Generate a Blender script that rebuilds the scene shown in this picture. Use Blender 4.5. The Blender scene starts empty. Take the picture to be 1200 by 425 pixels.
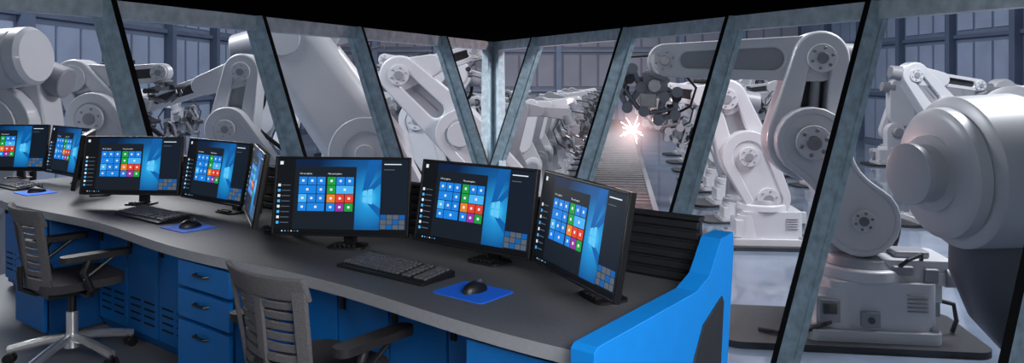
import bpy, math, random
from mathutils import Vector, Matrix
random.seed(4)
C=bpy.context.scene.collection
sc=bpy.context.scene
try: sc.view_settings.view_transform='Standard'
except Exception: pass
pi=math.pi
# ---------------------------------------------------------------- materials
def srgb(r,g,b):
    f=lambda c:(c/255/12.92) if c/255<=0.04045 else ((c/255+0.055)/1.055)**2.4
    return (f(r),f(g),f(b),1)
def mat(name,col,rough=0.5,metal=0.0,var=0.06,scale=6.0,bump=0.0,emit=0.0,coat=0.0,spec=None):
    m=bpy.data.materials.new(name); m.use_nodes=True
    nt=m.node_tree; b=nt.nodes['Principled BSDF']
    b.inputs['Roughness'].default_value=rough; b.inputs['Metallic'].default_value=metal
    if coat: b.inputs['Coat Weight'].default_value=coat
    if spec is not None: b.inputs['Specular IOR Level'].default_value=spec
    tc=nt.nodes.new('ShaderNodeTexCoord'); n=nt.nodes.new('ShaderNodeTexNoise')
    n.inputs['Scale'].default_value=scale; n.inputs['Detail'].default_value=5
    nt.links.new(tc.outputs['Object'],n.inputs['Vector'])
    cr=nt.nodes.new('ShaderNodeValToRGB')
    cr.color_ramp.elements[0].position=0.3; cr.color_ramp.elements[1].position=0.7
    cr.color_ramp.elements[0].color=[max(0,c*(1-var)) for c in col[:3]]+[1]
    cr.color_ramp.elements[1].color=[min(1,c*(1+var)) for c in col[:3]]+[1]
    nt.links.new(n.outputs['Fac'],cr.inputs['Fac']); nt.links.new(cr.outputs['Color'],b.inputs['Base Color'])
    if bump:
        bp=nt.nodes.new('ShaderNodeBump'); bp.inputs['Strength'].default_value=bump; bp.inputs['Distance'].default_value=0.01
        nt.links.new(n.outputs['Fac'],bp.inputs['Height']); nt.links.new(bp.outputs['Normal'],b.inputs['Normal'])
    return m
def emis(name,col,s=1.0):
    m=bpy.data.materials.new(name); m.use_nodes=True; nt=m.node_tree
    b=nt.nodes['Principled BSDF']; b.inputs['Base Color'].default_value=(0.003,0.003,0.003,1)
    b.inputs['Roughness'].default_value=0.5; b.inputs['Specular IOR Level'].default_value=0.12
    b.inputs['Emission Color'].default_value=col; b.inputs['Emission Strength'].default_value=s
    return m
M={}
M['blue']=mat('blue_powder_coat',srgb(0,104,182),0.45,0,0.04,30)
M['blue2']=mat('bright_blue_panel',srgb(4,128,216),0.6,0,0.03,12,spec=0.3)
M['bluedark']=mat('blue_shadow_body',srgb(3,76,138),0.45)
M['desk']=mat('dark_grey_laminate',srgb(84,86,92),0.55,0,0.10,90,0.05,spec=0.35)
M['edge']=mat('light_grey_edge_band',srgb(146,149,156),0.45,0,0.05,60)
M['black']=mat('black_plastic',srgb(22,22,26),0.42,0,0.12,20)
M['pad']=mat('arm_pad_rubber',srgb(32,32,36),0.6,0,0.12,40)
M['blackm']=mat('black_matte',srgb(14,14,16),0.8,0,0.1,8)
M['ceil']=mat('ceiling_black',srgb(5,5,6),1.0,0,0.15,1.5,spec=0.0)
M['bezel']=mat('bezel_black',srgb(18,19,22),0.4,0,0.1,20,spec=0.3)
M['steel']=mat('galvanised_steel',srgb(164,186,198),0.42,0.15,0.26,9,0.04)
M['steel2']=mat('pale_galvanised_steel',srgb(190,206,216),0.4,0.1,0.22,7,0.04)
M['gasket']=mat('black_gasket',srgb(8,9,11),0.7,spec=0.2)
M['chrome']=mat('chrome',(0.88,0.89,0.92,1),0.22,0.8,0.02,4)
M['fabric']=mat('charcoal_mesh_fabric',srgb(92,91,95),0.85,0,0.18,160,0.3)
M['fabric2']=mat('grey_seat_fabric',srgb(60,59,65),0.9,0,0.18,160,0.3)
M['floor']=mat('light_grey_floor',srgb(122,124,128),0.3,0,0.06,2.5)
M['slat']=mat('black_slats',srgb(30,32,36),0.45,0,0.1,20)
M['mat']=mat('blue_mouse_mat',srgb(10,104,232),0.7,0,0.05,60)
M['key']=mat('key_caps',srgb(88,89,95),0.5,0,0.1,30)
M['rob']=mat('robot_pale_grey_paint',srgb(197,198,204),0.32,0,0.04,1.2,coat=0.2)
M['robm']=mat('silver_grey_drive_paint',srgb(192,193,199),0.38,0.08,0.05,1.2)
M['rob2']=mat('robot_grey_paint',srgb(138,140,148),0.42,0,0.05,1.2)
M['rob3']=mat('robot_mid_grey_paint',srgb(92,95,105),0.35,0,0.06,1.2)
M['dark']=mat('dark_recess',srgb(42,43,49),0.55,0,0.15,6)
M['metal']=mat('machined_metal',srgb(128,129,135),0.3,0.6,0.12,12)
M['plate']=mat('dark_base_plate',srgb(38,40,45),0.5,0,0.15,5)
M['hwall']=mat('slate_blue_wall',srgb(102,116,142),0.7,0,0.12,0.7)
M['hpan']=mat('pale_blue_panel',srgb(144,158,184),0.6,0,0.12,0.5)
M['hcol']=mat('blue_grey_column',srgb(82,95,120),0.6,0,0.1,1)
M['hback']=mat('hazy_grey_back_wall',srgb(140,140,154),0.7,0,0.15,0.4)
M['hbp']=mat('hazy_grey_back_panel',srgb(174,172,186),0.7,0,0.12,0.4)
M['conv']=mat('roller_steel',srgb(74,72,76),0.4,0.5,0.2,8)
M['spark']=emis('spark_glow',(1.0,0.94,0.92,1),70)
m=mat('polished_epoxy_floor',srgb(110,123,142),0.06,0,0.32,0.35); M['hfloor']=m
g=bpy.data.materials.new('clear_glazing'); g.use_nodes=True; nt=g.node_tree
for n in list(nt.nodes): nt.nodes.remove(n)
o=nt.nodes.new('ShaderNodeOutputMaterial'); mx=nt.nodes.new('ShaderNodeMixShader'); tr=nt.nodes.new('ShaderNodeBsdfTransparent'); gl=nt.nodes.new('ShaderNodeBsdfGlossy')
tr.inputs['Color'].default_value=(0.97,0.98,0.985,1); gl.inputs['Roughness'].default_value=0.02; mx.inputs[0].default_value=0.02
nt.links.new(tr.outputs[0],mx.inputs[1]); nt.links.new(gl.outputs[0],mx.inputs[2]); nt.links.new(mx.outputs[0],o.inputs[0]); M['glass']=g
g=bpy.data.materials.new('weld_glow_volume'); g.use_nodes=True; nt=g.node_tree  # emission-only volume, stands in for the pink glow about the spark
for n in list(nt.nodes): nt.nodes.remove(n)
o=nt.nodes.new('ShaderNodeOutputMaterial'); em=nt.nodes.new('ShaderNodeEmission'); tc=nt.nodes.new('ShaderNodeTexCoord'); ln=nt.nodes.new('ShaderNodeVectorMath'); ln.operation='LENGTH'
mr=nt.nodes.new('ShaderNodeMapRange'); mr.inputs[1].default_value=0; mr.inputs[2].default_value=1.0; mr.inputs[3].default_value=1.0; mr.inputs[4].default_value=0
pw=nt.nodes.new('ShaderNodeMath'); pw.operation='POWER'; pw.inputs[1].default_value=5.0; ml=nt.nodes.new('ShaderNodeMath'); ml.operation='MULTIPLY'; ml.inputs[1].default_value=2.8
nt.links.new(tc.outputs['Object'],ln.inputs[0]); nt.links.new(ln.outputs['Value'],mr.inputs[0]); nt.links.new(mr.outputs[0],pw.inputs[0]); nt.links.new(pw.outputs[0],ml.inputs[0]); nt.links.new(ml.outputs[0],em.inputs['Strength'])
em.inputs['Color'].default_value=(1,.64,.62,1); nt.links.new(em.outputs[0],o.inputs['Volume']); M['weld_glow']=g
w=bpy.data.materials.new('screen_wallpaper'); w.use_nodes=True; nt=w.node_tree; b=nt.nodes['Principled BSDF']
b.inputs['Base Color'].default_value=(0.003,0.004,0.008,1); b.inputs['Roughness'].default_value=0.5; b.inputs['Specular IOR Level'].default_value=0.12
uv=nt.nodes.new('ShaderNodeUVMap'); mp=nt.nodes.new('ShaderNodeMapping'); mp.inputs['Location'].default_value=(-0.71,-0.48,0)
nt.links.new(uv.outputs[0],mp.inputs['Vector'])
sp=nt.nodes.new('ShaderNodeMapping'); sp.inputs['Scale'].default_value=(2.0,1.0,1); sp.inputs['Rotation'].default_value=(0,0,.35); nt.links.new(mp.outputs[0],sp.inputs['Vector'])
gr=nt.nodes.new('ShaderNodeVectorMath'); gr.operation='LENGTH'; nt.links.new(sp.outputs[0],gr.inputs[0])
cr=nt.nodes.new('ShaderNodeValToRGB'); e=cr.color_ramp.elements
e[0].position=0.0; e[0].color=(0.08,0.62,1.0,1); e[1].position=0.9; e[1].color=(0.002,0.014,0.05,1)
x=e.new(0.14); x.color=(0.014,0.30,0.68,1); x=e.new(0.42); x.color=(0.004,0.10,0.32,1)
nt.links.new(gr.outputs['Value'],cr.inputs['Fac']); nt.links.new(cr.outputs['Color'],b.inputs['Emission Color']); b.inputs['Emission Strength'].default_value=1.0
M['wall']=w
for k,c in dict(u_dark=(22,30,40),u_nav=(12,16,22),u_blue=(24,130,226),u_lblue=(70,178,245),u_green=(24,158,66),u_red=(226,66,42),u_orange=(236,130,34),u_mag=(150,50,160),u_grey=(86,96,110),u_white=(225,235,245),u_bar=(7,9,14),u_teal=(20,160,180),u_beam=(100,200,248),u_beam2=(12,94,168),u_act=(16,28,42)).items():
    M[k]=emis('screen_'+k[2:],srgb(*c),1.0)
# ---------------------------------------------------------------- mesh builder
class MB:
    def __init__(s): s.v=[];s.f=[];s.m=[]
    def add(s,vs,fs,mi=0,X=None):
        o=len(s.v)
        for p in vs:
            p=Vector(p); s.v.append(X@p if X else p)
        for f in fs: s.f.append([o+i for i in f]); s.m.append(mi)
    def box(s,c,d,mi=0,X=None):
        x,y,z=c; a,b_,h=d[0]/2,d[1]/2,d[2]/2
        vs=[(x+i*a,y+j*b_,z+k*h) for k in(-1,1) for j in(-1,1) for i in(-1,1)]
        s.add(vs,[(0,2,3,1),(4,5,7,6),(0,1,5,4),(2,6,7,3),(0,4,6,2),(1,3,7,5)],mi,X)
    def cyl(s,p0,p1,r0,r1=None,n=20,mi=0,X=None):
        if r1 is None:r1=r0
        p0=Vector(p0);p1=Vector(p1);d=(p1-p0).normalized()
        a=d.orthogonal().normalized();b_=d.cross(a)
        vs=[]
        for p,r in((p0,r0),(p1,r1)):
            for i in range(n):
                t=2*pi*i/n; vs.append(p+a*math.cos(t)*r+b_*math.sin(t)*r)
        fs=[(i,(i+1)%n,n+(i+1)%n,n+i) for i in range(n)]+[tuple(reversed(range(n))),tuple(range(n,2*n))]
        s.add(vs,fs,mi,X)
    def lathe(s,p0,d,prof,n=40,mi=0):
        p0=Vector(p0); d=Vector(d).normalized(); a=d.orthogonal().normalized(); b_=d.cross(a); vs=[]
        for t,r in prof:
            for i in range(n):
                q=2*pi*i/n; vs.append(p0+d*t+(a*math.cos(q)+b_*math.sin(q))*r)
        fs=[]
        for k in range(len(prof)-1):
            for i in range(n): fs.append((k*n+i,k*n+(i+1)%n,(k+1)*n+(i+1)%n,(k+1)*n+i))
        fs.append(tuple(reversed(range(n)))); fs.append(tuple(range((len(prof)-1)*n,len(prof)*n)))
        s.add(vs,fs,mi)
    def prism(s,ol,y0,y1,mi=0,X=None,inner=None,depth=0,imi=1):
        n=len(ol)
        vs=[(p[0],y0,p[1]) for p in ol]+[(p[0],y1,p[1]) for p in ol]
        fs=[(i,i+n,(i+1)%n+n,(i+1)%n) for i in range(n)]+[tuple(reversed(range(n,2*n)))]
        if inner is None:
            fs.append(tuple(range(n))); s.add(vs,fs,mi,X)
        else:
            vs+=[(p[0],y0,p[1]) for p in inner]+[(p[0],y0+depth,p[1]) for p in inner]
            fs+=[(i,(i+1)%n,(i+1)%n+2*n,i+2*n) for i in range(n)]
            fs+=[(i+2*n,(i+1)%n+2*n,(i+1)%n+3*n,i+3*n) for i in range(n)]
            s.add(vs,fs,mi,X)
            s.add([vs[i+3*n] for i in range(n)],[tuple(range(n))],imi,X)
    def zprism(s,ol,z0,z1,mi=0,X=None,side=None):
        n=len(ol)
        vs=[(p[0],p[1],z0) for p in ol]+[(p[0],p[1],z1) for p in ol]
        s.add(vs,[(i,(i+1)%n,(i+1)%n+n,i+n) for i in range(n)],mi if side is None else side,X)
        s.add([vs[i] for i in range(n)],[tuple(reversed(range(n)))],mi,X)
        s.add([vs[i+n] for i in range(n)],[tuple(range(n))],mi,X)
    def tube(s,pts,r,n=8,mi=0,X=None,flat=1.0):
        pts=[Vector(p) for p in pts]; rings=[]
        rs=r if isinstance(r,(list,tuple)) else [r]*len(pts)
        up=None
        for i,p in enumerate(pts):
            d=(pts[min(i+1,len(pts)-1)]-pts[max(i-1,0)]).normalized()
            if up is None: up=d.orthogonal().normalized() if abs(d.z)>0.9 else Vector((0,0,1))
            a=(up-d*up.dot(d)).normalized(); up=a; b_=d.cross(a)
            rings.append([p+a*math.cos(2*pi*j/n)*rs[i]*flat+b_*math.sin(2*pi*j/n)*rs[i] for j in range(n)])
        vs=[q for R in rings for q in R]; fs=[]
        for i in range(len(pts)-1):
            for j in range(n): fs.append((i*n+j,i*n+(j+1)%n,(i+1)*n+(j+1)%n,(i+1)*n+j))
        fs.append(tuple(reversed(range(n)))); fs.append(tuple(range((len(pts)-1)*n,len(pts)*n)))
        s.add(vs,fs,mi,X)
    def build(s,name,mats,parent=None,loc=(0,0,0),rz=0,bev=0,seg=2,rot=None,sharp=32):
        me=bpy.data.meshes.new(name); me.from_pydata([tuple(p) for p in s.v],[],s.f)
        for k in mats: me.materials.append(M[k])
        for p,mi in zip(me.polygons,s.m): p.material_index=mi; p.use_smooth=True
        import bmesh
        bm=bmesh.new(); bm.from_mesh(me); bmesh.ops.recalc_face_normals(bm,faces=bm.faces); bm.to_mesh(me); bm.free()
        me.set_sharp_from_angle(angle=math.radians(sharp))
        ob=bpy.data.objects.new(name,me); C.objects.link(ob)
        ob.location=loc; ob.rotation_euler=rot if rot else (0,0,rz)
        if parent: ob.parent=parent
        if bev:
            b=ob.modifiers.new('bevel','BEVEL'); b.width=bev; b.segments=seg; b.limit_method='ANGLE'; b.angle_limit=math.radians(35); b.harden_normals=True
        return ob
def tag(o,label,cat,group=None):
    o['label']=label; o['category']=cat
    if group:o['group']=group
def empty(name,loc,rz,label,cat,group=None):
    o=bpy.data.objects.new(name,None); C.objects.link(o); o.location=loc; o.rotation_euler=(0,0,rz); o.empty_display_size=0.1
    tag(o,label,cat,group); return o
def struct(o,label,cat):
    o['kind']='structure'; o['label']=label; o['category']=cat
def copy_thing(root,loc,rz=None,scale=None):
    def cp(o,par):
        kids=[c for c in bpy.data.objects if c.parent==o]
        n=o.copy()
        if par is not None: n.parent=par
        C.objects.link(n)
        for k in kids: cp(k,n)
        return n
    r=cp(root,None); r.location=loc
    if rz is not None: r.rotation_euler=(0,0,rz)
    if scale: r.scale=(scale,)*3
    return r
def arcrect(w,h,r,n=5,cx=0,cy=0):
    o=[]
    for sx,sy,a in((1,1,0),(-1,1,90),(-1,-1,180),(1,-1,270)):
        for i in range(n+1):
            t=math.radians(a+90*i/n); o.append((cx+sx*(w/2-r)+r*math.cos(t),cy+sy*(h/2-r)+r*math.sin(t)))
    return o
def hull2(a,ra,b,rb,n=14):
    d=math.hypot(b[0]-a[0],b[1]-a[1]); ph=math.atan2(b[1]-a[1],b[0]-a[0])
    be=math.acos(max(-1,min(1,(ra-rb)/d))) if d>0 else pi/2
    o=[]
    for i in range(n+1):
        t=ph+be+(2*pi-2*be)*i/n; o.append((a[0]+ra*math.cos(t),a[1]+ra*math.sin(t)))
    for i in range(n+1):
        t=ph-be+2*be*i/n; o.append((b[0]+rb*math.cos(t),b[1]+rb*math.sin(t)))
    return o
def waist(a,ra,b,rb,wf=.62,n=14,m=9):
    d=math.hypot(b[0]-a[0],b[1]-a[1]); ph=math.atan2(b[1]-a[1],b[0]-a[0]); g=math.radians(62)
    def P(c,r,t): return (c[0]+r*math.cos(t),c[1]+r*math.sin(t))
    def flank(p,q,side):
        nx,ny=-math.sin(ph)*side,math.cos(ph)*side; o=[]
        for i in range(1,m):
            t=i/m; x=p[0]+(q[0]-p[0])*t; y=p[1]+(q[1]-p[1])*t
            off=-math.sin(pi*t)*min(ra,rb)*(1-wf)*.55; o.append((x+nx*off,y+ny*off))
        return o
    o=[P(a,ra,ph+g+(2*pi-2*g)*i/n) for i in range(n+1)]
    s=[P(b,rb,ph-(pi-g)+2*(pi-g)*i/n) for i in range(n+1)]
    return o+flank(o[-1],s[0],-1)+s+flank(s[-1],o[0],1)
# ---------------------------------------------------------------- camera
H=1.55
cam=bpy.data.cameras.new('camera'); co=bpy.data.objects.new('camera',cam); C.objects.link(co)
co.location=(0,0,H); co.rotation_euler=(pi/2,0,0); cam.sensor_width=36; cam.lens=27; cam.shift_y=-122.5/1200; cam.clip_end=300
sc.camera=co
# ---------------------------------------------------------------- desk frame
TH=math.radians(-37.95); U=Vector((.789,-.615,0)); V=Vector((.615,.789,0)); O=Vector((.19,2.2,0))
def D(u,v,z=0): return O+U*u+V*v+Vector((0,0,z))
DX=Matrix.Translation(O)@Matrix.Rotation(TH,4,'Z')
ZT=.76; UL=-5.3
ol=[]
for i in range(0,107):
    u=UL+i*(-UL)/106.
    ph=((u+0.24)/1.95)%1.0
    ol.append((u, 0.0+0.055*math.sin(pi*ph)**2))
ol+=[(0,.93),(UL,.93)]
mb=MB(); mb.zprism(ol,ZT-.045,ZT,0,DX,side=1)
wt=mb.build('worktop',['desk','edge'],bev=.004); tag(wt,'long dark grey laminate worktop with pale grey front edge','worktop')
# slat panel
mb=MB(); mb.box((UL/2-.01,.895,.885),(-UL-.03,.02,.25),0,DX)
for i in range(6): mb.box((UL/2-.01,.88,.785+i*.040),(-UL-.04,.022,.026),0,DX)
mb.box((UL/2-.01,.89,1.012),(-UL-.02,.05,.014),0,DX)
o=mb.build('slat_panel',['slat'],bev=.003); tag(o,'black horizontally slatted rail panel behind the monitors','slat panel')
# end panel
prof=[(-.05,0),(-.05,.79),(-.03,.803),(.615,.815),(.72,.848),(.825,.962),(.935,.968),(.94,.90),(.86,.35),(.83,0)]
mb=MB(); R=DX@Matrix.Rotation(pi/2,4,'Z')
mb.prism(prof,-.085,-.005,0,R)
ep=mb.build('end_panel',['blue2'],bev=.003,seg=2,sharp=8)
tag(ep,'bright blue stepped end panel closing the console','end panel')
mb=MB(); mb.prism([(.47,.02),(.54,.50),(.59,.60),(.66,.69),(.82,.755),(.835,.73),(.78,.30),(.76,.02)],-.0905,-.084,0,R)
o=mb.build('inset_panel',['plate'],ep,bev=.002); o['label']='dark grey inset on the blue end panel'
# drawer cabinets
def drawer_cab(u0,u1):
    w=u1-u0
    r=empty('drawer_cabinet',D((u0+u1)/2,.04),TH,'blue steel drawer cabinet with black pull handles under the worktop','cabinet','drawer cabinets under the console')
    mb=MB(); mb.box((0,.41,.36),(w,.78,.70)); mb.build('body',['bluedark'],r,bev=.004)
    zs=[(.575,.70),(.43,.565),(.03,.42)]
    for a,b in zs:
        mb=MB(); mb.box((0,.0,(a+b)/2),(w-.012,.022,b-a-.006)); d=mb.build('drawer',['blue'],r,bev=.004)
        mb=MB(); zc=b-.05; mb.tube([(-.05,-.010,zc),(-.045,-.03,zc),(.045,-.03,zc),(.05,-.010,zc)],.007,8,0,None); mb.build('handle',['black'],d)
    return r
drawer_cab(-2.26,-1.82); drawer_cab(-4.21,-3.77); drawer_cab(-.46,-.03)
def door_cab(u0,u1,n,vent):
    w=u1-u0
    r=empty('cabinet',D((u0+u1)/2,.33),TH,('blue steel cabinet with vented slotted doors in the knee space' if vent else 'blue steel cabinet with flush doors and black latches'),'cabinet','recessed cabinets under the console')
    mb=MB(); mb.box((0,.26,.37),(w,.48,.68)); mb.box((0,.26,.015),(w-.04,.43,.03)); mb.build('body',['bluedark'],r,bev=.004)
    dw=w/n
    for i in range(n):
        x=-w/2+dw*(i+.5)
        mb=MB(); mb.box((x,.01,.385),(dw-.012,.02,.63))
        if vent:
            for k in range(4):
                for q in(-1,1): mb.box((x+q*dw*.22,-.001,.14+k*.04),(dw*.32,.006,.011),1)
        d=mb.build('door',['blue','blackm'],r,bev=.003)
        mb=MB(); mb.box((x-dw*.38,-.006,.585),(.028,.014,.085)); mb.build('handle',['black'],d,bev=.004)
door_cab(-1.79,-.49,4,False); door_cab(-3.74,-2.29,4,True); door_cab(UL+.03,-4.24,3,True)
# ---------------------------------------------------------------- monitors
SW,SH=.606,.330
def ui():
    mb=MB()
    names=['u_dark','u_nav','u_blue','u_lblue','u_green','u_red','u_orange','u_mag','u_grey','u_white','u_bar','u_teal','u_beam','u_beam2','u_act']
    def q(x0,y0,x1,y1,c,lay=1):
        y=-.0006*lay
        P=[((x-.5)*SW,y,(.5-yy)*SH) for x,yy in((x0,y1),(x1,y1),(x1,y0),(x0,y0))]
        mb.add(P,[(0,1,2,3)],names.index(c))
    def quad(pts,c,lay=1):
        y=-.0006*lay; mb.add([((x-.5)*SW,y,(.5-yy)*SH) for x,yy in pts],[(0,1,2,3)],names.index(c))
    quad([(.705,.47),(.705,.40),(.84,.12),(.84,.26)],'u_beam2'); quad([(.66,.44),(.70,.43),(.80,.0),(.70,.0)],'u_beam2',.8); quad([(.705,.60),(.705,.55),(.84,.70),(.84,.86)],'u_beam2')
    quad([(.665,.49),(.698,.49),(.698,.41),(.665,.425)],'u_beam',1.5); quad([(.704,.49),(.738,.49),(.738,.392),(.704,.407)],'u_beam',1.5)
    quad([(.665,.575),(.698,.588),(.698,.508),(.665,.508)],'u_beam',1.5); quad([(.704,.591),(.738,.606),(.738,.508),(.704,.508)],'u_beam',1.5)
    q(0,.945,1,1,'u_bar')
    q(.0,.0,.14,.945,'u_nav'); q(.14,.10,.61,.945,'u_dark')
    q(.80,0,1,.945,'u_act',2)
    q(.02,.03,.045,.075,'u_white',2)
    for i in range(8):
        yy=.34+i*.072; q(.015,yy,.035,yy+.035,'u_lblue' if i%2 else 'u_white',2); q(.045,yy+.012,.11,yy+.022,'u_grey',2)
    T=[(0,0,1,'u_blue'),(1,0,1,'u_blue'),(2,0,1,'u_blue'),(0,1,2,'u_blue'),(2,1,1,'u_blue'),(0,2,1,'u_lblue'),(1,2,1,'u_blue'),(2,2,1,'u_blue'),(0,3,1,'u_blue'),(1,3,2,'u_blue'),
       (3.15,0,1,'u_green'),(3.15,1,1,'u_green'),(4.15,0,1,'u_blue'),(5.15,0,1,'u_blue'),(4.15,1,2,'u_lblue'),(3.15,2,1,'u_orange'),(4.15,2,1,'u_red'),(5.15,2,1,'u_red'),(3.15,3,1,'u_blue'),(4.15,3,1,'u_mag'),(5.15,3,1,'u_green')]
    for a,b_,ww,c in T:
        x=.175+a*.069; y=.24+b_*.118; q(x,y,x+.063+.069*(ww-1),y+.109,c,2)
        xm=x+.0315+.0345*(ww-1); q(xm-.009,y+.038,xm+.009,y+.068,'u_white',3)
    for i in range(6): q(.06+i*.024,.967,.069+i*.024,.981,('u_white','u_lblue','u_grey','u_white','u_grey','u_lblue')[i],2)
    q(.82,.055,.95,.067,'u_white',3); q(.82,.13,.90,.14,'u_grey',3)
    for i in range(4):
        for j in range(3):
            q(.805+i*.047,.74+j*.066,.848+i*.047,.80+j*.066,'u_grey' if (i+j)%3 else 'u_beam2',3)
    return mb.build('start_menu',names)
uio=ui(); uime=uio.data; bpy.data.objects.remove(uio)
def textmesh(s,size):
    cu=bpy.data.curves.new('t','FONT'); cu.body=s; cu.size=size
    t=bpy.data.objects.new('t',cu); C.objects.link(t)
    dg=bpy.context.evaluated_depsgraph_get(); me=bpy.data.meshes.new_from_object(t.evaluated_get(dg))
    bpy.data.objects.remove(t); me.materials.clear(); me.materials.append(M['u_white']); return me
tm=[(textmesh('Life at a glance',.0095),.178,.215),(textmesh('Play and explore',.0095),.395,.215)]
def monitor_parts():
    r=empty('monitor',(0,0,0),0,'black widescreen monitor showing a desktop with coloured tiles','monitor','monitors on the console')
    mb=MB(); mb.zprism(arcrect(.17,.13,.03,4,0,.14),0,.010)
    for i in range(5): mb.box((-.044+i*.022,.095,.015),(.013,.03,.012))
    mb.build('stand_base',['black'],r,bev=.003)
    mb=MB(); mb.box((0,.175,.12),(.06,.03,.23)); mb.box((0,.12,.22),(.06,.13,.05)); mb.build('stand_neck',['black'],r,bev=.004)
    X=Matrix.Translation((0,.03,.252))@Matrix.Rotation(math.radians(-10),4,'X')
    mb=MB(); mb.box((0,.014,0),(.629,.022,.354),0,X); mb.box((0,.034,-.01),(.40,.024,.22),0,X)
    for s in(-1,1): mb.box((s*.309,.001,0),(.011,.006,.354),0,X); mb.box((0,.001,s*.1715),(.629,.006,.011),0,X)
    mb.build('housing',['bezel'],r,bev=.003)
    me=bpy.data.meshes.new('screen'); me.from_pydata([(-SW/2,0,-SH/2),(SW/2,0,-SH/2),(SW/2,0,SH/2),(-SW/2,0,SH/2)],[],[(0,1,2,3)])
    ul=me.uv_layers.new(name='UVMap')
    for i,c in enumerate([(0,0),(1,0),(1,1),(0,1)]): ul.data[i].uv=c
    me.materials.append(M['wall'])
    s=bpy.data.objects.new('screen',me); C.objects.link(s); s.parent=r; s.location=X@Vector((0,.0015,0)); s.rotation_euler=(math.radians(-10),0,0)
    a=bpy.data.objects.new('start_menu',uime); C.objects.link(a); a.parent=s
    for me2,x,y in tm:
        t=bpy.data.objects.new('menu_heading',me2); C.objects.link(t); t.parent=s; t.rotation_euler=(pi/2,0,0); t.location=((x-.5)*SW,-.0022,(.5-y+.01)*SH)
    return r
mon=monitor_parts()
spots=[]
for k in range(3):
    du=-1.952*k
    for (u,v,a) in((-1.535,.405,33),(-.893,.568,0),(-.283,.418,-29)): spots.append((u+du,v,a))
for i,(u,v,a) in enumerate(spots):
    rz=TH+math.radians(a)
    p=D(u,v,ZT); fw=Vector((-math.sin(rz),math.cos(rz),0)); p=p-fw*.03
    if i==0: mon.location=p; mon.rotation_euler=(0,0,rz)
    else: copy_thing(mon,p,rz)
# ---------------------------------------------------------------- keyboards, mats, mice
kb=empty('keyboard',D(-1.09,.31,ZT),TH,'black full size keyboard on the worktop','keyboard','keyboards on the console')
mb=MB(); mb.prism([(-.09,0),(.095,0),(.095,.026),(.07,.028),(-.09,.012)],-.25,.25,0,Matrix.Rotation(pi/2,4,'Z')); mb.build('body',['black'],kb,bev=.004)
mb=MB(); tilt=Matrix.Translation((0,0,.019))@Matrix.Rotation(math.radians(5.2),4,'X')
for r in range(6):
    for c in range(22):
        if c in(15,18): continue
        if r==5 and 4<=c<=9: continue
        mb.box((-.231+c*.022,.062-r*.0235+(.004 if r==0 else 0),.007),(.017,.0185,.010),0,tilt)
mb.box((-.231+6.5*.022,.062-5*.0235,.007),(.125,.0185,.010),0,tilt)
o=mb.build('keys',['key'],kb,bev=.002,seg=1); o['kind']='stuff'
for k in(1,2): copy_thing(kb,D(-1.09-1.97*k,.31,ZT),TH)
for k in range(3):
    mb=MB(); mb.zprism(arcrect(.24,.19,.012,3),0,.004); o=mb.build('mouse_mat',['mat'],loc=D(-.64-1.97*k,.28,ZT),rz=TH); tag(o,'blue rectangular mouse mat on the worktop','mouse mat','mouse mats on the console')
    m=empty('mouse',D(-.64-1.97*k,.29,ZT+.004),TH,'black computer mouse on a blue mat','mouse','mice on the console')
    vs=[];fs=[];N=16;Rr=7
    for i in range(Rr+1):
        ph=i/Rr*pi/2
        for j in range(N):
            t=2*pi*j/N; vs.append((.034*math.cos(t)*math.cos(ph)*(1+.08*math.sin(t)),.060*math.sin(t)*math.cos(ph),.036*math.sin(ph)*(1-.12*math.sin(t))))
    for i in range(Rr):
        for j in range(N): fs.append((i*N+j,i*N+(j+1)%N,(i+1)*N+(j+1)%N,(i+1)*N+j))
    fs.append(tuple(reversed(range(N))))
    mb=MB(); mb.add(vs,fs); mb.build('body',['black'],m,sharp=60)
    mb=MB(); mb.cyl((-.004,.028,.031),(.004,.028,.031),.008,None,12); mb.build('scroll_wheel',['key'],m)
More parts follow.
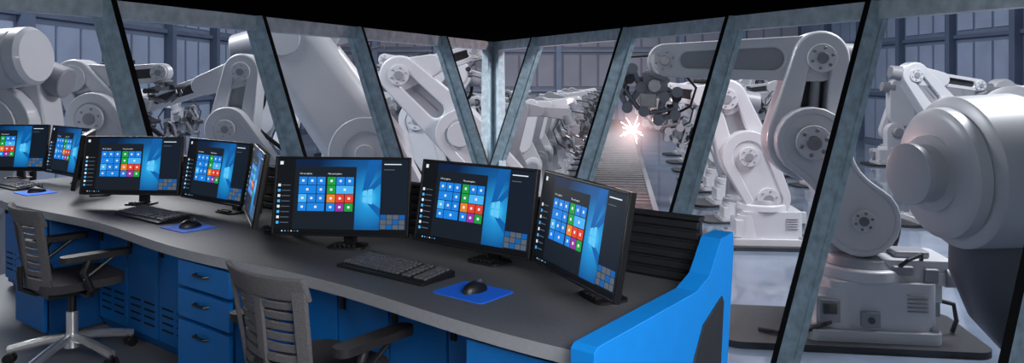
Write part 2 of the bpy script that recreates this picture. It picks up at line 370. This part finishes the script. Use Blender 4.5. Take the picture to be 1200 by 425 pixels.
# ---------------------------------------------------------------- chairs
def strip(mb,s0,s1,z0,z1,sag=0,th=.016,mi=0,n=12):
    def P(s,z,b):
        t=(z-.5)/.4; w=.200+.028*t
        y=-.215-.07*t+ .055*s*s +.03*math.sin(pi*min(1,max(0,t)))
        zz=z-sag*(1-s*s)
        return (s*w,y-(th if b else 0),zz)
    for i in range(n):
        a=s0+(s1-s0)*i/n; b=s0+(s1-s0)*(i+1)/n
        vs=[P(a,z0,0),P(b,z0,0),P(b,z1,0),P(a,z1,0),P(a,z0,1),P(b,z0,1),P(b,z1,1),P(a,z1,1)]
        fs=[(0,1,2,3),(7,6,5,4),(0,4,5,1),(3,2,6,7)]
        if i==0: fs.append((0,3,7,4))
        if i==n-1: fs.append((1,5,6,2))
        mb.add(vs,fs,mi)
def chair():
    r=empty('office_chair',(0,0,0),0,'grey office chair with slotted back, black armrests and chrome star base','chair','office chairs at the console')
    mb=MB(); mb.cyl((0,0,.075),(0,0,.15),.042,.034)
    for i in range(5):
        t=2*pi*i/5+.3; c,s_=math.cos(t),math.sin(t)
        mb.tube([(c*.03,s_*.03,.125),(c*.12,s_*.12,.118),(c*.22,s_*.22,.098),(c*.315,s_*.315,.075)],.024,10)
    mb.build('star_base',['chrome'],r)
    for i in range(5):
        t=2*pi*i/5+.3; c,s_=math.cos(t),math.sin(t); mb=MB(); p=Vector((c*.31,s_*.31,.03)); a=Vector((-s_,c,0))
        for q in(-1,1): mb.cyl(p+a*q*.010,p+a*q*.027,.030,None,16)
        mb.cyl(p,p+Vector((0,0,.045)),.009); mb.build('caster',['black'],r,bev=.003)
    mb=MB(); mb.cyl((0,0,.14),(0,0,.27),.03,.03); mb.build('column_cover',['chrome'],r)
    mb=MB(); mb.cyl((0,0,.13),(0,0,.40),.02); mb.build('gas_column',['black'],r)
    mb=MB(); mb.box((0,-.02,.40),(.20,.26,.05)); mb.tube([(.1,.02,.39),(.22,.03,.385)],.008); mb.build('tilt_mechanism',['black'],r,bev=.01)
    mb=MB(); mb.zprism(arcrect(.45,.42,.10,8,0,.01),.425,.468); mb.build('seat',['fabric2'],r,bev=.018,seg=4)
    mb=MB(); strip(mb,-1,-.80,.44,.86); strip(mb,.80,1,.44,.86)
    strip(mb,-1,1,.44,.50)
    for i in range(7): strip(mb,-.84,.84,.520+i*.0385,.520+i*.0385+.025,.005)
    strip(mb,-.10,.10,.48,.80,.0,.014)
    mb.build('backrest',['fabric'],r,bev=.002)
    mb=MB(); strip(mb,-1.03,1.03,.782,.87,.0,.024); mb.build('upper_back_pad',['fabric'],r,bev=.010,seg=3)
    mb=MB(); mb.tube([(0,-.10,.395),(0,-.18,.40),(0,-.25,.44),(0,-.255,.52),(0,-.25,.56)],.024,10,flat=.6)
    mb.build('back_support',['black'],r)
    for q in(-1,1):
        mb=MB(); mb.tube([(q*.10,.0,.40),(q*.25,-.0,.40),(q*.305,-.01,.44),(q*.31,-.05,.54),(q*.305,-.02,.61)],.018,10,flat=.7)
        mb.tube([(q*.308,-.05,.50),(q*.308,.10,.60)],.010,8)
        a=mb.build('armrest',['black'],r)
        mb=MB(); mb.zprism(arcrect(.078,.35,.038,6,q*.31,.015),.605,.635); mb.build('arm_pad',['pad'],a,bev=.011,seg=3)
    return r
ch=chair(); ch.location=(-.74,2.90,0); ch.rotation_euler=(0,0,TH)
copy_thing(ch,(-2.41,4.21,0),TH+math.radians(-4))
# ---------------------------------------------------------------- room shell
mb=MB(); mb.zprism([(-3.75,6.65),(-5.95,1.2),(-6.3,-1.5),(5.5,-1.5),(3.2,1.19),tuple(D(.12,.98)[:2]),tuple(D(-5.32,.98)[:2])],-.2,0)
o=mb.build('floor',['floor']); struct(o,'light grey glossy control room floor','floor')
ZC=2.35; CORN=Vector((-.44,18,0)); TAN=.357
nL=Vector((.932,-.363,0)); dL=Vector((.363,.932,0)); nR=Vector((-.913,-.408,0)); dR=Vector((-.408,.913,0)); cS=Vector((.063,-2.59,0))
mb=MB(); mb.zprism([(-.44,18.05),(-7.9,-1.1),(8.1,-1.1)],ZC,ZC+.12); o=mb.build('ceiling',['ceil']); struct(o,'matte black control room ceiling','ceiling')
LY=[5.5,7.98,10.15,12.35,15.2]; RY=[4.0,6.22,8.14,10.17,12.5,15.6]
PL=[Vector((-4.7+.3894*(y-7.06),y,0)) for y in LY]; PR=[Vector((3.91-.4475*(y-8.28),y,0)) for y in RY]
ti=[0]
def trim(mb,mats,lab,bev=0):
    ti[0]+=1; o=mb.build('trim_%d'%ti[0],mats,bev=bev); struct(o,lab,'window frame')
def mullion(P,n,d,zb,w=.075,dep=.27):
    h=ZC-zb; mb=MB()
    vs=[]
    for hh in(0,h):
        c=P+n*TAN*hh+Vector((0,0,ZC-hh))
        for a in(-1,1):
            for q in(-.05,dep): vs.append(c+d*a*w/2+n*q)
    mb.add(vs,[(0,1,5,4),(2,6,7,3),(0,4,6,2),(0,2,3,1),(4,5,7,6)],0); mb.add([vs[i] for i in(1,3,7,5)],[(0,1,2,3)],1)
    vs2=[]
    for hh in(0,h):
        c=P+n*TAN*hh+Vector((0,0,ZC-hh))
        for a in(-w/2-.012,w/2+.012):
            for q in(.02,.05): vs2.append(c+d*a+n*q)
    mb.add(vs2,[(0,1,5,4),(2,6,7,3),(0,4,6,2),(0,2,3,1),(4,5,7,6),(1,3,7,5)],0)
    trim(mb,['steel','gasket'],'leaning galvanised steel window mullion with black cap')
for P in PL: mullion(P,nL,dL,-.4)
for P in PR: mullion(P,nR,dR,-2.92)
def header(P0,P1,n):
    mb=MB(); vs=[]
    for P in(P0,P1):
        for q in(-.04,.14):
            for z in(ZC-.19,ZC-.001): vs.append(P+n*(q+TAN*.08)+Vector((0,0,z)))
    mb.add(vs,[(0,1,3,2),(4,6,7,5),(0,2,6,4),(1,5,7,3),(2,3,7,6),(0,4,5,1)],0); trim(mb,['steel2'],'galvanised steel header rail above the windows')
header(CORN-dL*14,CORN,nL); header(CORN-dR*16,CORN,nR)
for n,d in((nL,dL),(nR,dR)):
    vs=[]; mb=MB()
    for hh in(0,3.4):
        c=CORN+cS*TAN*hh+Vector((0,0,ZC-hh))
        for a in(-.58,-.02):
            for q in(-.03,.12): vs.append(c+d*a+n*q)
    mb.add(vs,[(0,1,5,4),(2,6,7,3),(0,4,6,2),(0,2,3,1),(4,5,7,6),(1,3,7,5)],0); trim(mb,['steel2'],'pale galvanised steel corner post of the glazing')
mb=MB(); a=CORN+nL*.1+nR*.1+Vector((0,-.16,ZC)); b=a+cS*TAN*3.4-Vector((0,0,3.4)); mb.tube([a,b],.03,8); trim(mb,['gasket'],'black joint strip in the glazing corner')
wi=[0]
def pane(P0,P1,n,zb,s1=None):
    wi[0]+=1; h=ZC-zb; mb=MB()
    b0=P0+n*TAN*h; b1=(P1+n*TAN*h) if s1 is None else P1+s1*TAN*h
    z=Vector((0,0,ZC)); y=Vector((0,0,zb))
    mb.add([P0+z,P1+z,b1+y,b0+y],[(0,1,2,3)]); o=mb.build('window_%d'%wi[0],['glass']); struct(o,'outward leaning clear glass window pane','window')
for i in range(len(PL)): pane(PL[i],PL[i+1] if i+1<len(PL) else CORN,nL,-.4,None if i+1<len(PL) else cS)
for i in range(len(PR)): pane(PR[i],PR[i+1] if i+1<len(PR) else CORN,nR,-2.9 if i+1<len(PR) else -1.2,None if i+1<len(PR) else cS)
# ---------------------------------------------------------------- factory hall
ZF=-2.92
mb=MB(); mb.box((3,33,ZF-.1),(46,70,.2)); o=mb.build('floor.001',['hfloor']); struct(o,'polished grey blue factory floor','floor')
def hwall(name,p0,p1,lab,mats):
    p0=Vector(p0);p1=Vector(p1); L=(p1-p0).length; a=math.atan2((p1-p0).y,(p1-p0).x)
    X=Matrix.Translation(p0)@Matrix.Rotation(a,4,'Z'); mb=MB(); mb.box((L/2,.15,ZF+8.5),(L,.3,17),0,X)
    n=int(L/5.2)
    for i in range(n+1):
        x=i*L/n; mb.box((x,-.2,ZF+8.5),(.45,.4,17),2,X)
        if i<n:
            for zz in(1.6,5.0,8.4,11.8):
                for k in(0,1,2): mb.box((x+L/n*(.21+.29*k),-.03,ZF+zz),(L/n*.25,.08,2.7),1,X)
    for zz in(3.3,6.7,10.1): mb.box((L/2,-.1,ZF+zz),(L,.16,.2),2,X)
    o=mb.build(name,mats); struct(o,lab,'wall')
hwall('wall_west',(-17,4,0),(-17,66,0),'slate blue factory wall with columns and pale panels',['hwall','hpan','hcol'])
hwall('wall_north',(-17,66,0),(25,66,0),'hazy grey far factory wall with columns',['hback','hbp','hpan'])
hwall('wall_east',(25,66,0),(25,4,0),'slate blue factory wall with columns and pale panels',['hwall','hpan','hcol'])
# conveyor
def xc(Y): return 2.35+.1375*(Y-16.9)
cv=empty('conveyor',(xc(17),17,ZF),-math.atan(.1375),'long steel roller conveyor running between the robots','conveyor')
mb=MB()
for s in(-1,1): mb.box((s*.80,17,1.42),(.12,38,.30))
mb.box((0,17,1.28),(1.5,38,.04),1)
mb.build('frame',['rob3','blackm'],cv)
mb=MB()
for i in range(76): mb.cyl((-.74,-1.8+i*.5,1.46),(.74,-1.8+i*.5,1.46),.11,None,8)
o=mb.build('rollers',['conv'],cv); o['kind']='stuff'
for i in range(8):
    mb=MB()
    for s in(-1,1): mb.box((s*.7,-1+i*5,.64),(.14,.14,1.28))
    mb.box((0,-1+i*5,.5),(1.4,.1,.1)); mb.build('leg',['plate'],cv)
# ---------------------------------------------------------------- robots
def base_parts(r,k,fancy=False):
    mb=MB(); mb.zprism(arcrect((3.75 if fancy else 3.3)*k,1.9*k,(.25 if fancy else .5)*k,6,(-.3 if fancy else -.1)*k,0),0,.10*k); mb.build('base_plate',['plate'],r,bev=.03*k)
    mb=MB(); mb.zprism(arcrect(1.9*k,1.5*k,.15*k,4),.10*k,.26*k); mb.zprism(arcrect(1.5*k,1.25*k,.12*k,4,.15*k,0),.24*k,.95*k); mb.cyl((-.45*k,-.35*k,.26*k),(-.45*k,-.35*k,.85*k),.32*k,.28*k,24)
    mb.box((-.55*k,-.2*k,.5*k),(.5*k,.8*k,.45*k))
    for i in range(5): mb.box((.62*k,-.64*k,(.55+.06*i)*k),(.3*k,.03*k,.02*k),1)
    mb.box((.95*k,-.1,.6*k),(.18*k,.5*k,.4*k),1); mb.box((.98*k,-.35*k,.78*k),(.12*k,.12*k,.3*k),0)
    for q in(-1,1):
        for p in(-1,1): mb.cyl((q*.85*k,p*.62*k,.24*k),(q*.85*k,p*.62*k,.32*k),.06*k,None,8,1)
    mb.build('pedestal',['rob','rob2'],r,bev=.035*k)
    if fancy:
        mb=MB(); mb.zprism(arcrect(1.0*k,.95*k,.1*k,4,.68*k,0),.9*k,1.26*k); mb.box((.66*k,-.1*k,1.31*k),(.5*k,.4*k,.1*k),1); mb.cyl((1.05*k,-.42*k,1.02*k),(1.32*k,-.42*k,1.02*k),.15*k,None,18,1); mb.box((1.05*k,-.3*k,1.0*k),(.3*k,.4*k,.2*k),0)
        mb.box((.45*k,-.5*k,1.12*k),(.3*k,.12*k,.14*k),1); mb.box((.85*k,-.5*k,1.05*k),(.2*k,.1*k,.22*k),1)
        mb.build('motor_housing',['rob','rob2'],r,bev=.03*k)
        mb=MB(); mb.box((-.05*k,-.66*k,.42*k),(.26*k,.10*k,.22*k),0); mb.cyl((-.05*k,-.68*k,.42*k),(-.05*k,-.74*k,.42*k),.05*k,None,14,1); mb.build('connector_panel',['rob2','dark'],r,bev=.01)
        mb=MB(); mb.box((-.62*k,-.62*k,.52*k),(.30*k,.10*k,.34*k),0); mb.box((-.62*k,-.68*k,.56*k),(.2*k,.03*k,.16*k),1); mb.build('side_bracket',['rob2','dark'],r,bev=.015)
        mb=MB(); mb.tube([(-.6*k,-.66*k,.36*k),(-.9*k,-.7*k,.25*k),(-1.2*k,-.6*k,.14*k),(-1.6*k,-.4*k,.13*k)],.03*k,8,0); mb.build('cable_hose',['dark'],r)
        mb=MB(); mb.tube([(1.0*k,-.15*k,.62*k),(1.3*k,-.15*k,.55*k),(1.34*k,-.15*k,.3*k),(1.3*k,-.1*k,.12*k)],.035*k,8,0); mb.build('cable_hose',['dark'],r)
        mb=MB(); mb.tube([(.3*k,-.45*k,1.06*k),(.5*k,-.6*k,1.3*k),(.7*k,-.55*k,1.38*k),(.75*k,-.4*k,1.25*k)],.03*k,8,0); mb.build('cable_hose',['dark'],r)
def cover(r,J,yy,R_,k,plain,dk=False,soft=False):
    mb=MB(); mb.cyl((J[0],yy+.05,J[1]),(J[0],yy-.045*k,J[1]),R_,None,28)
    if not plain:
        mb.cyl((J[0],yy,J[1]),(J[0],yy-.075*k,J[1]),R_*.42,None,20,1)
        for i in range(6):
            t=i*pi/3+.3; mb.cyl((J[0]+R_*.72*math.cos(t),yy,J[1]+R_*.72*math.sin(t)),(J[0]+R_*.72*math.cos(t),yy-.07*k,J[1]+R_*.72*math.sin(t)),R_*(.09 if soft else .13),None,8,1)
    mb.build('joint_cover',['dark' if dk else 'rob','rob2' if soft else 'metal'],r,bev=.012*k)
def robot(loc,pts,rad,k=1.0,yaw=0,label='pale grey industrial robot arm on a dark base plate',nose=None,detail=True,plain=(),tool=1.0,fancy=False,col='rob',cs=1.0,ss=1.0,dk=False,soft=False,group='industrial robots in the hall'):
    S,E,T,W,G=pts; rS,rE,rT,rW=rad
    r=empty('robot_arm',loc,yaw,label,'robot arm',group)
    base_parts(r,k,fancy)
    mb=MB(); mb.cyl((0,0,.93*k),(0,0,1.12*k),.68*k,.66*k,36); mb.cyl((0,0,1.10*k),(0,0,1.25*k),.58*k,.5*k,36,1)
    mb.prism(hull2((0,1.15*k),.42*k,S,rS*.85),.02,.62*k,0); mb.cyl((S[0],.5*k,S[1]),(S[0],.98*k,S[1]),.3*k,.27*k,24,1)
    mb.build('turret',[col,'rob2'],r,bev=.04*k,seg=3)
    f=-.42*k
    mb=MB()
    if fancy: mb.prism(waist(S,rS,E,rE*.86,.6),f,.02,0,inner=waist(S,rS*.84,E,rE*.68,.55),depth=.035,imi=0)
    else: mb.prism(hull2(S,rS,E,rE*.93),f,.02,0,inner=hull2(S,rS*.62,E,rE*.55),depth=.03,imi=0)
    mb.build('lower_arm',[col,'dark'],r,bev=(.05 if fancy else .08)*k,seg=3)
    mb=MB(); dx,dz=T[0]-E[0],T[1]-E[1]; a=(E[0]+dx*.40,E[1]+dz*.40); b=(E[0]+dx*.86,E[1]+dz*.86)
    if 'U' in plain:
        mb.prism(hull2(E,rE,T,rT),-.40*k,.62*k,0)
    else:
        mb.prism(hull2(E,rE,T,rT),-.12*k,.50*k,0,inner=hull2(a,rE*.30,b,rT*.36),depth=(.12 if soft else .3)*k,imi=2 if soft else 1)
        mb.prism(hull2((a[0]+.04,a[1]),rE*.12,b,rT*.14),.0,.2*k,2)
    mb.build('upper_arm',[col,'dark','rob2'],r,bev=(.36 if 'U' in plain else .12 if soft else .08)*k,seg=7 if 'U' in plain else 4)
    mb=MB(); ax=Vector((W[0]-T[0],0,W[1]-T[1])); Ln=ax.length; ax.normalize()
    q0=Vector((T[0],.12*k,T[1]))
    if fancy:
        mb.prism(hull2(T,rT*.86,W,rW*1.25),-.0*k,.42*k,0,inner=hull2((T[0]+ax.x*Ln*.30,T[1]+ax.z*Ln*.30),rT*.42,(T[0]+ax.x*Ln*.84,T[1]+ax.z*Ln*.84),rW*.62),depth=.05*k,imi=2)
    else:
        mb.prism(hull2(T,rT*.82,(T[0]+ax.x*Ln*.42,T[1]+ax.z*Ln*.42),rT*.55),-.02*k,.44*k,0)
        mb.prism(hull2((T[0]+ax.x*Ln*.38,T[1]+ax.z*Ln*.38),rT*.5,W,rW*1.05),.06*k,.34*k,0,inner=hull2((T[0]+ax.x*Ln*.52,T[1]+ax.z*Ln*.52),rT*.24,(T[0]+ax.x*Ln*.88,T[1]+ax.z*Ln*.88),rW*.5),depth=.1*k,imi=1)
    bk=q0-ax*rT*1.7; mb.cyl(q0-ax*.2+Vector((0,.1*k,0)),bk+Vector((0,.1*k,0)),rT*.6,rT*.5,20,2)
    mb.build('forearm',[col,'dark','rob2'],r,bev=.035*k,seg=2)
    uy=-.40*k if 'U' in plain else -.12*k
    for nm,(J,R_,yy) in zip('SETW',((S,rS*.5*ss,f),(E,rE*.50*cs,f-.02*k),(T,rT*.52,uy),(W,rW*.9,.04*k))):
        if 'U' in plain and nm in 'ET': R_*=.7
        cover(r,J,yy,R_*(1.35 if nm in plain else 1),k,nm in plain,dk,soft)
    wv=Vector((W[0],.2*k,W[1])); gv=Vector((G[0],.2*k,G[1])); d=(gv-wv); dl=d.length; d.normalize(); pr=Vector((-d.z,0,d.x)); yv=Vector((0,1,0))
    mb=MB(); mb.cyl(wv,wv+d*dl*.3,rW*.85,rW*.7,20); mb.cyl(wv+d*dl*.28,wv+d*dl*.36,rW*1.0,None,20); mb.build('wrist',['rob2'],r,bev=.015)
    mb=MB(); tw=rW*tool; mb.cyl(wv+d*dl*.3,wv+d*dl*.5,tw*.45,None,14,1)
    for sgn in(-1,1):
        for yo in((-.3,.3) if detail else (0,)):
            oo=yv*yo*tw*2
            mb.tube([wv+d*dl*.42+oo*.3,wv+d*dl*.5+pr*sgn*tw*1.5+oo,wv+d*dl*.75+pr*sgn*tw*1.6+oo,wv+d*dl*1.0+pr*sgn*tw*.3+oo],tw*.15,8,1)
        mb.cyl(wv+d*dl*.55+pr*sgn*tw*1.5-yv*.22,wv+d*dl*.55+pr*sgn*tw*1.5+yv*.22,tw*.30,None,12,0)
        mb.box(wv+d*dl*.78+pr*sgn*tw*1.5,(tw*.5,tw*.7,tw*.6),0)
    mb.cyl(wv+d*dl*.5-yv*.3*k,wv+d*dl*.5+yv*.3*k,tw*.4,None,12,1)
    if tool>1.2:
        for i,(t,s_) in enumerate(((.35,-1.6),(.45,1.4),(.62,-.7),(.62,.8),(.8,-1.9),(.85,1.8),(1.0,0),(1.05,-1.0),(1.05,1.0))):
            c=wv+d*dl*t+pr*s_*tw
            mb.cyl(c-yv*tw*.7,c+yv*tw*.7,tw*(.20+.06*(i%3)),None,12,i%2); mb.cyl(c-yv*(tw*.7+.03),c-yv*tw*.68,tw*.34,None,12,2)
        for a_,b_ in(((.35,-1.6),(.8,-1.9)),((.45,1.4),(.85,1.8)),((.62,-.7),(1.05,-1.0)),((.62,.8),(1.05,1.0)),((.35,-1.6),(.62,-.7)),((.45,1.4),(.62,.8)),((.8,-1.9),(1.05,-1.0)),((.85,1.8),(1.05,1.0))):
            p_=wv+d*dl*a_[0]+pr*a_[1]*tw; q_=wv+d*dl*b_[0]+pr*b_[1]*tw
            for yo in(-.5,.5): mb.cyl(p_+yv*yo*tw,q_+yv*yo*tw,tw*.20,tw*.16,8,2 if yo<0 else 1)
        mb.box(wv+d*dl*.45,(tw*1.5,tw*1.2,tw*1.3),2); mb.box(wv+d*dl*.78,(tw*1.0,tw*1.0,tw*.9),1)
        mb.tube([wv+pr*tw*.8,wv+d*dl*.25+pr*tw*2.4,wv+d*dl*.6+pr*tw*2.5,wv+d*dl*.85+pr*tw*1.8],tw*.09,6,0)
        mb.tube([wv-pr*tw*.8,wv+d*dl*.2-pr*tw*2.2,wv+d*dl*.55-pr*tw*2.6,wv+d*dl*.8-pr*tw*1.9],tw*.09,6,0)
    mb.build('gripper',['dark','metal','rob2'],r,bev=.01 if detail else 0)
    if detail:
        mb=MB(); e=Vector((E[0]+rE*.75,.58*k,E[1]))
        P=[Vector((.5*k,.45*k,.9*k)),Vector((.75*k,.6*k,1.6*k)),Vector((S[0]+rS*.9,.6*k,S[1]+.2*k)),e,Vector((T[0]+rT*.8,.58*k,(T[1]+E[1])/2)),Vector((T[0]+rT*.5,.55*k,T[1]+rT*.6)),Vector((T[0]+ax.x*.8,.5*k,T[1]+ax.z*.8+rT*.7))]
        Q=[]
        for i in range(len(P)-1):
            p0=P[max(i-1,0)];p1=P[i];p2=P[i+1];p3=P[min(i+2,len(P)-1)]
            for s in range(6):
                t=s/6; Q.append(.5*((2*p1)+(p2-p0)*t+(2*p0-5*p1+4*p2-p3)*t*t+(3*p1-p0-3*p2+p3)*t**3))
        Q.append(P[-1]); mb.tube(Q,.055*k,8); mb.build('cable_hose',['blackm'],r)
    if nose:
        mb=MB(); a=Vector((nose[0][0],-.35,nose[0][1])); b=Vector((nose[1][0],-.45,nose[1][1])); dd=b-a; l=dd.length; R_=nose[2]
        mb.lathe(a,dd,[(0,R_*.9),(l*.1,R_),(l*.80,R_),(l*.83,R_*.96),(l*.84,R_*.90),(l*.86,R_*.90),(l*.87,R_*1.0),(l*.96,R_*.98),(l,R_*.86)])
        mb.build('drive_housing',['rob','rob2'],r)
    return r
def ff(Y,bx):
    X0=(bx-600)/900*Y
    return X0,lambda p:((p[0]-600)/900*Y-X0,(90-p[1])/900*Y+H-ZF)
def place(Y,bx,S,E,T,W,G,rad,k=1.0,yaw=0,**kw):
    X0,f=ff(Y,bx)
    nz=kw.pop('nose',None)
    return robot((X0,Y,ZF),[f(p) for p in(S,E,T,W,G)],rad,k,math.radians(yaw),nose=((f(nz[0]),f(nz[1]),nz[2]) if nz else None),**kw)
place(13.4,1008,(1002,253),(948,165),(963,68),(783,70),(758,132),(.62,.70,.48,.24),1.12,-8,label='large pale grey robot arm reaching over its dark base plate',tool=1.25,fancy=True,ss=.62,cs=.85)
place(23.5,1095,(1092,182),(1108,134),(1072,88),(1150,100),(1160,128),(.5,.55,.40,.18),.85,0,label='pale grey robot arm bent towards the factory wall',soft=True)
place(20.6,893,(896,230),(874,182),(852,116),(786,108),(772,148),(.58,.74,.54,.25),1.0,-5,label='heavy pale grey robot arm leaning over the conveyor',cs=.7,tool=1.3,soft=True)
place(11.2,-30,(-30,215),(0,150),(10,80),(-90,50),(-110,100),(.6,.72,.46,.2),.85,0,label='pale grey robot arm with a plain round barrel',plain='SET',nose=((-60,78),(66,66),.42),soft=True)
place(12.8,165,(165,200),(118,138),(88,92),(185,85),(190,120),(.45,.46,.32,.15),.75,0,label='pale grey robot arm folded over',plain='T',soft=True)
place(15.2,290,(312,205),(272,150),(284,84),(168,122),(158,152),(.42,.46,.36,.16),.8,0,label='pale grey robot arm with forearm stretched out',cs=.8,soft=True)
place(17.8,462,(478,268),(432,178),(338,46),(430,26),(450,52),(.85,.90,.80,.26),1.1,0,label='very large smooth pale grey robot arm sweeping down',plain='SETU',cs=.5)
place(21.2,580,(594,215),(540,156),(468,88),(556,60),(566,90),(.65,.72,.55,.22),1.0,0,label='pale grey robot arm leaning back',plain='SE',cs=.7,soft=True)
place(25.5,505,(505,200),(490,140),(535,88),(450,70),(440,95),(.6,.65,.5,.2),1.0,0,label='pale grey robot arm crossing behind another arm',plain='T',soft=True)
# close robot with the huge horizontal drive barrel
Yb=10.4; X0,f=ff(Yb,1290)
r=empty('robot_arm',(X0,Yb,ZF),0,'huge silver grey robot arm with level drive barrel','robot arm','industrial robots in the hall')
base_parts(r,1.05)
c0=f((1330,192)); c1=f((1080,200)); n1=f((1044,200))
mb=MB(); a=Vector((c0[0],0,c0[1])); b=Vector((c1[0],-.25,c1[1])); dd=b-a; l=dd.length; R_=.96
pf=[(-.4,1.05),(0,1.1)]
for (p,q,r0_,r1_) in((.0,.60,1.18,1.16),(.61,.90,1.06,1.04),(.91,.985,.90,.89)):
    pf+=[(l*p+.01,r0_-.03),(l*p+.04,r0_),(l*q-.03,r1_),(l*q,r1_-.035)]
pf+=[(l,.78)]
mb.lathe(a,dd,[(t,q*R_) for t,q in pf],64)
mb.build('drive_housing',['robm'],r,sharp=38)
e=Vector((n1[0],-.35,n1[1])); d2=e-b; l2=d2.length
mb=MB(); mb.lathe(b-d2*.2,d2,[(0,.50),(l2*.35,.50),(l2*.4,.38),(l2*.85,.36),(l2*.88,.40),(l2*1.08,.40),(l2*1.1,.36),(l2*1.12,.20)],40); mb.build('drive_flange',['robm'],r)
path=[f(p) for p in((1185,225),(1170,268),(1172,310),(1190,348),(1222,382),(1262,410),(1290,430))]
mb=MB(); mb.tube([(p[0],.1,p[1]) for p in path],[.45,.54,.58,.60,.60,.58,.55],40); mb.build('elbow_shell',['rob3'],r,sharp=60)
mb=MB(); mb.cyl((0,0,.9),(0,0,1.15),.72,.66,36); mb.build('turret',['rob'],r,bev=.05,seg=3)
# templates for the far rows
tpA=robot((xc(27)+4.0,27,ZF),[(-.1,1.7),(-.45,2.6),(-.3,3.9),(-2.2,3.7),(-2.6,2.7)],(.55,.64,.48,.2),.85,0,label='pale grey robot arm standing beside the conveyor',detail=False,tool=1.3,dk=True)
tpB=robot((xc(23.3)-2.9,23.3,ZF),[(.1,1.5),(.5,2.3),(.1,3.5),(-1.3,3.35),(-1.8,2.3)],(.34,.38,.28,.17),.6,math.radians(180),label='small grey robot arm with weld gun bending to the conveyor',detail=False,tool=1.4,dk=True,col='rob2')
tpC=robot((xc(25.9)-2.8,25.9,ZF),[(.1,1.5),(.5,2.3),(.15,3.45),(-1.2,3.6),(-1.7,2.6)],(.34,.38,.28,.17),.6,math.radians(180),label='small grey robot arm with raised forearm and weld gun',detail=False,tool=1.4,dk=True)
rows=[]
for Y in(30.2,33,36.5,40,44): rows.append((tpA,xc(Y)+4.0,Y,0,.95))
for i,Y in enumerate((28.2,30.4,32.6,34.8,37,39.4,42,44.8,48,51.5)): rows.append(((tpB,tpC)[i%2],xc(Y)-2.8,Y,180,1))
rows.append((tpB,xc(23.9)+3.7,23.9,0,1.1))
for i,Y in enumerate((31.5,35,39,43)): rows.append(((tpC,tpA)[i%2],xc(Y)+8.2,Y,0,1.05))
for i,Y in enumerate((28.5,31.2,34,37,40,43.5,47)): rows.append(((tpB,tpC)[i%2],xc(Y)-5.9,Y,0,1.0))
for i,Y in enumerate((27,30.25,36.5,41)): rows.append(((tpC,tpA)[i%2],xc(Y)-11.2,Y,180,1.0))
for Y in(24,33.5,44): rows.append((tpA,xc(Y)-16,Y,180,1.0))
for Y in(28.5,33,39): rows.append((tpA,xc(Y)+13.8,Y,180,1.0))
for i,(t,X,Y,a,s) in enumerate(rows):
    copy_thing(t,(X,Y,ZF),math.radians(a+random.uniform(-4,4)),s*random.uniform(.98,1.02))
# spark and the glow ball added around it
sx,sy,sz=(742-600)/900*16.8,16.8,H+(90-152)/900*16.8
mb=MB(); mb.lathe((0,0,-.08),(0,0,1),[(0,.005),(.025,.055),(.06,.075),(.08,.08),(.10,.075),(.135,.055),(.16,.005)],16)
rs=random.Random(5)
for i in range(14):
    v=Vector((rs.uniform(-1,1),rs.uniform(-.4,.4),rs.uniform(-1,1))).normalized(); mb.cyl(v*.04,v*rs.uniform(.16,.34),.012,.002,6)
o=mb.build('welding_spark',['spark'],loc=(sx,sy,sz)); tag(o,'bright welding spark at the robot tool','spark')
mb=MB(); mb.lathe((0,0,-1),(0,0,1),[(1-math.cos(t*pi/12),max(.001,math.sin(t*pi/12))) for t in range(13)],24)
o=mb.build('weld_glow_volume',['weld_glow'],loc=(sx,sy,sz)); o.scale=(1.25,1.25,1.25); tag(o,'rosy glow volume added around the spark','weld_glow'); o['kind']='stuff'  # added ball that puts the spark's glow into the air
# ---------------------------------------------------------------- lights
def area(loc,tgt,size,en,col,sy=None):
    l=bpy.data.lights.new('area_light','AREA'); l.energy=en; l.size=size; l.color=col
    if sy: l.shape='RECTANGLE'; l.size_y=sy
    o=bpy.data.objects.new('area_light',l); C.objects.link(o); o.location=loc
    o.rotation_euler=(Vector(tgt)-Vector(loc)).to_track_quat('-Z','Y').to_euler(); return o
area((13,15,11),(7,17,-3),4.5,3200,(.97,.98,1))
area((-13,17,11),(-6,17,-2),4.5,3000,(.95,.97,1))
area((5,44,12),(4,42,-3),16,3900,(.98,.97,1))
area((-3.2,6.0,2.2),(-.6,2.6,.7),1.0,85,(.98,.98,1))
area((.6,.4,2.3),(-1.2,3.4,.5),1.6,150,(1,.99,.98))
area((-3.6,1.8,2.3),(-2.6,4.6,.2),1.4,22,(1,1,1))
area((3.0,2.2,2.3),(.6,2.6,.4),1.2,70,(.97,.98,1))
l=bpy.data.lights.new('spark_light','POINT'); l.energy=220; l.color=(1,.55,.52); l.shadow_soft_size=.15
o=bpy.data.objects.new('spark_light',l); C.objects.link(o); o.location=(sx,sy-.4,sz+.1)
W_=bpy.data.worlds.new('world'); sc.world=W_; W_.use_nodes=True
W_.node_tree.nodes['Background'].inputs[0].default_value=(.62,.70,.82,1); W_.node_tree.nodes['Background'].inputs[1].default_value=.22
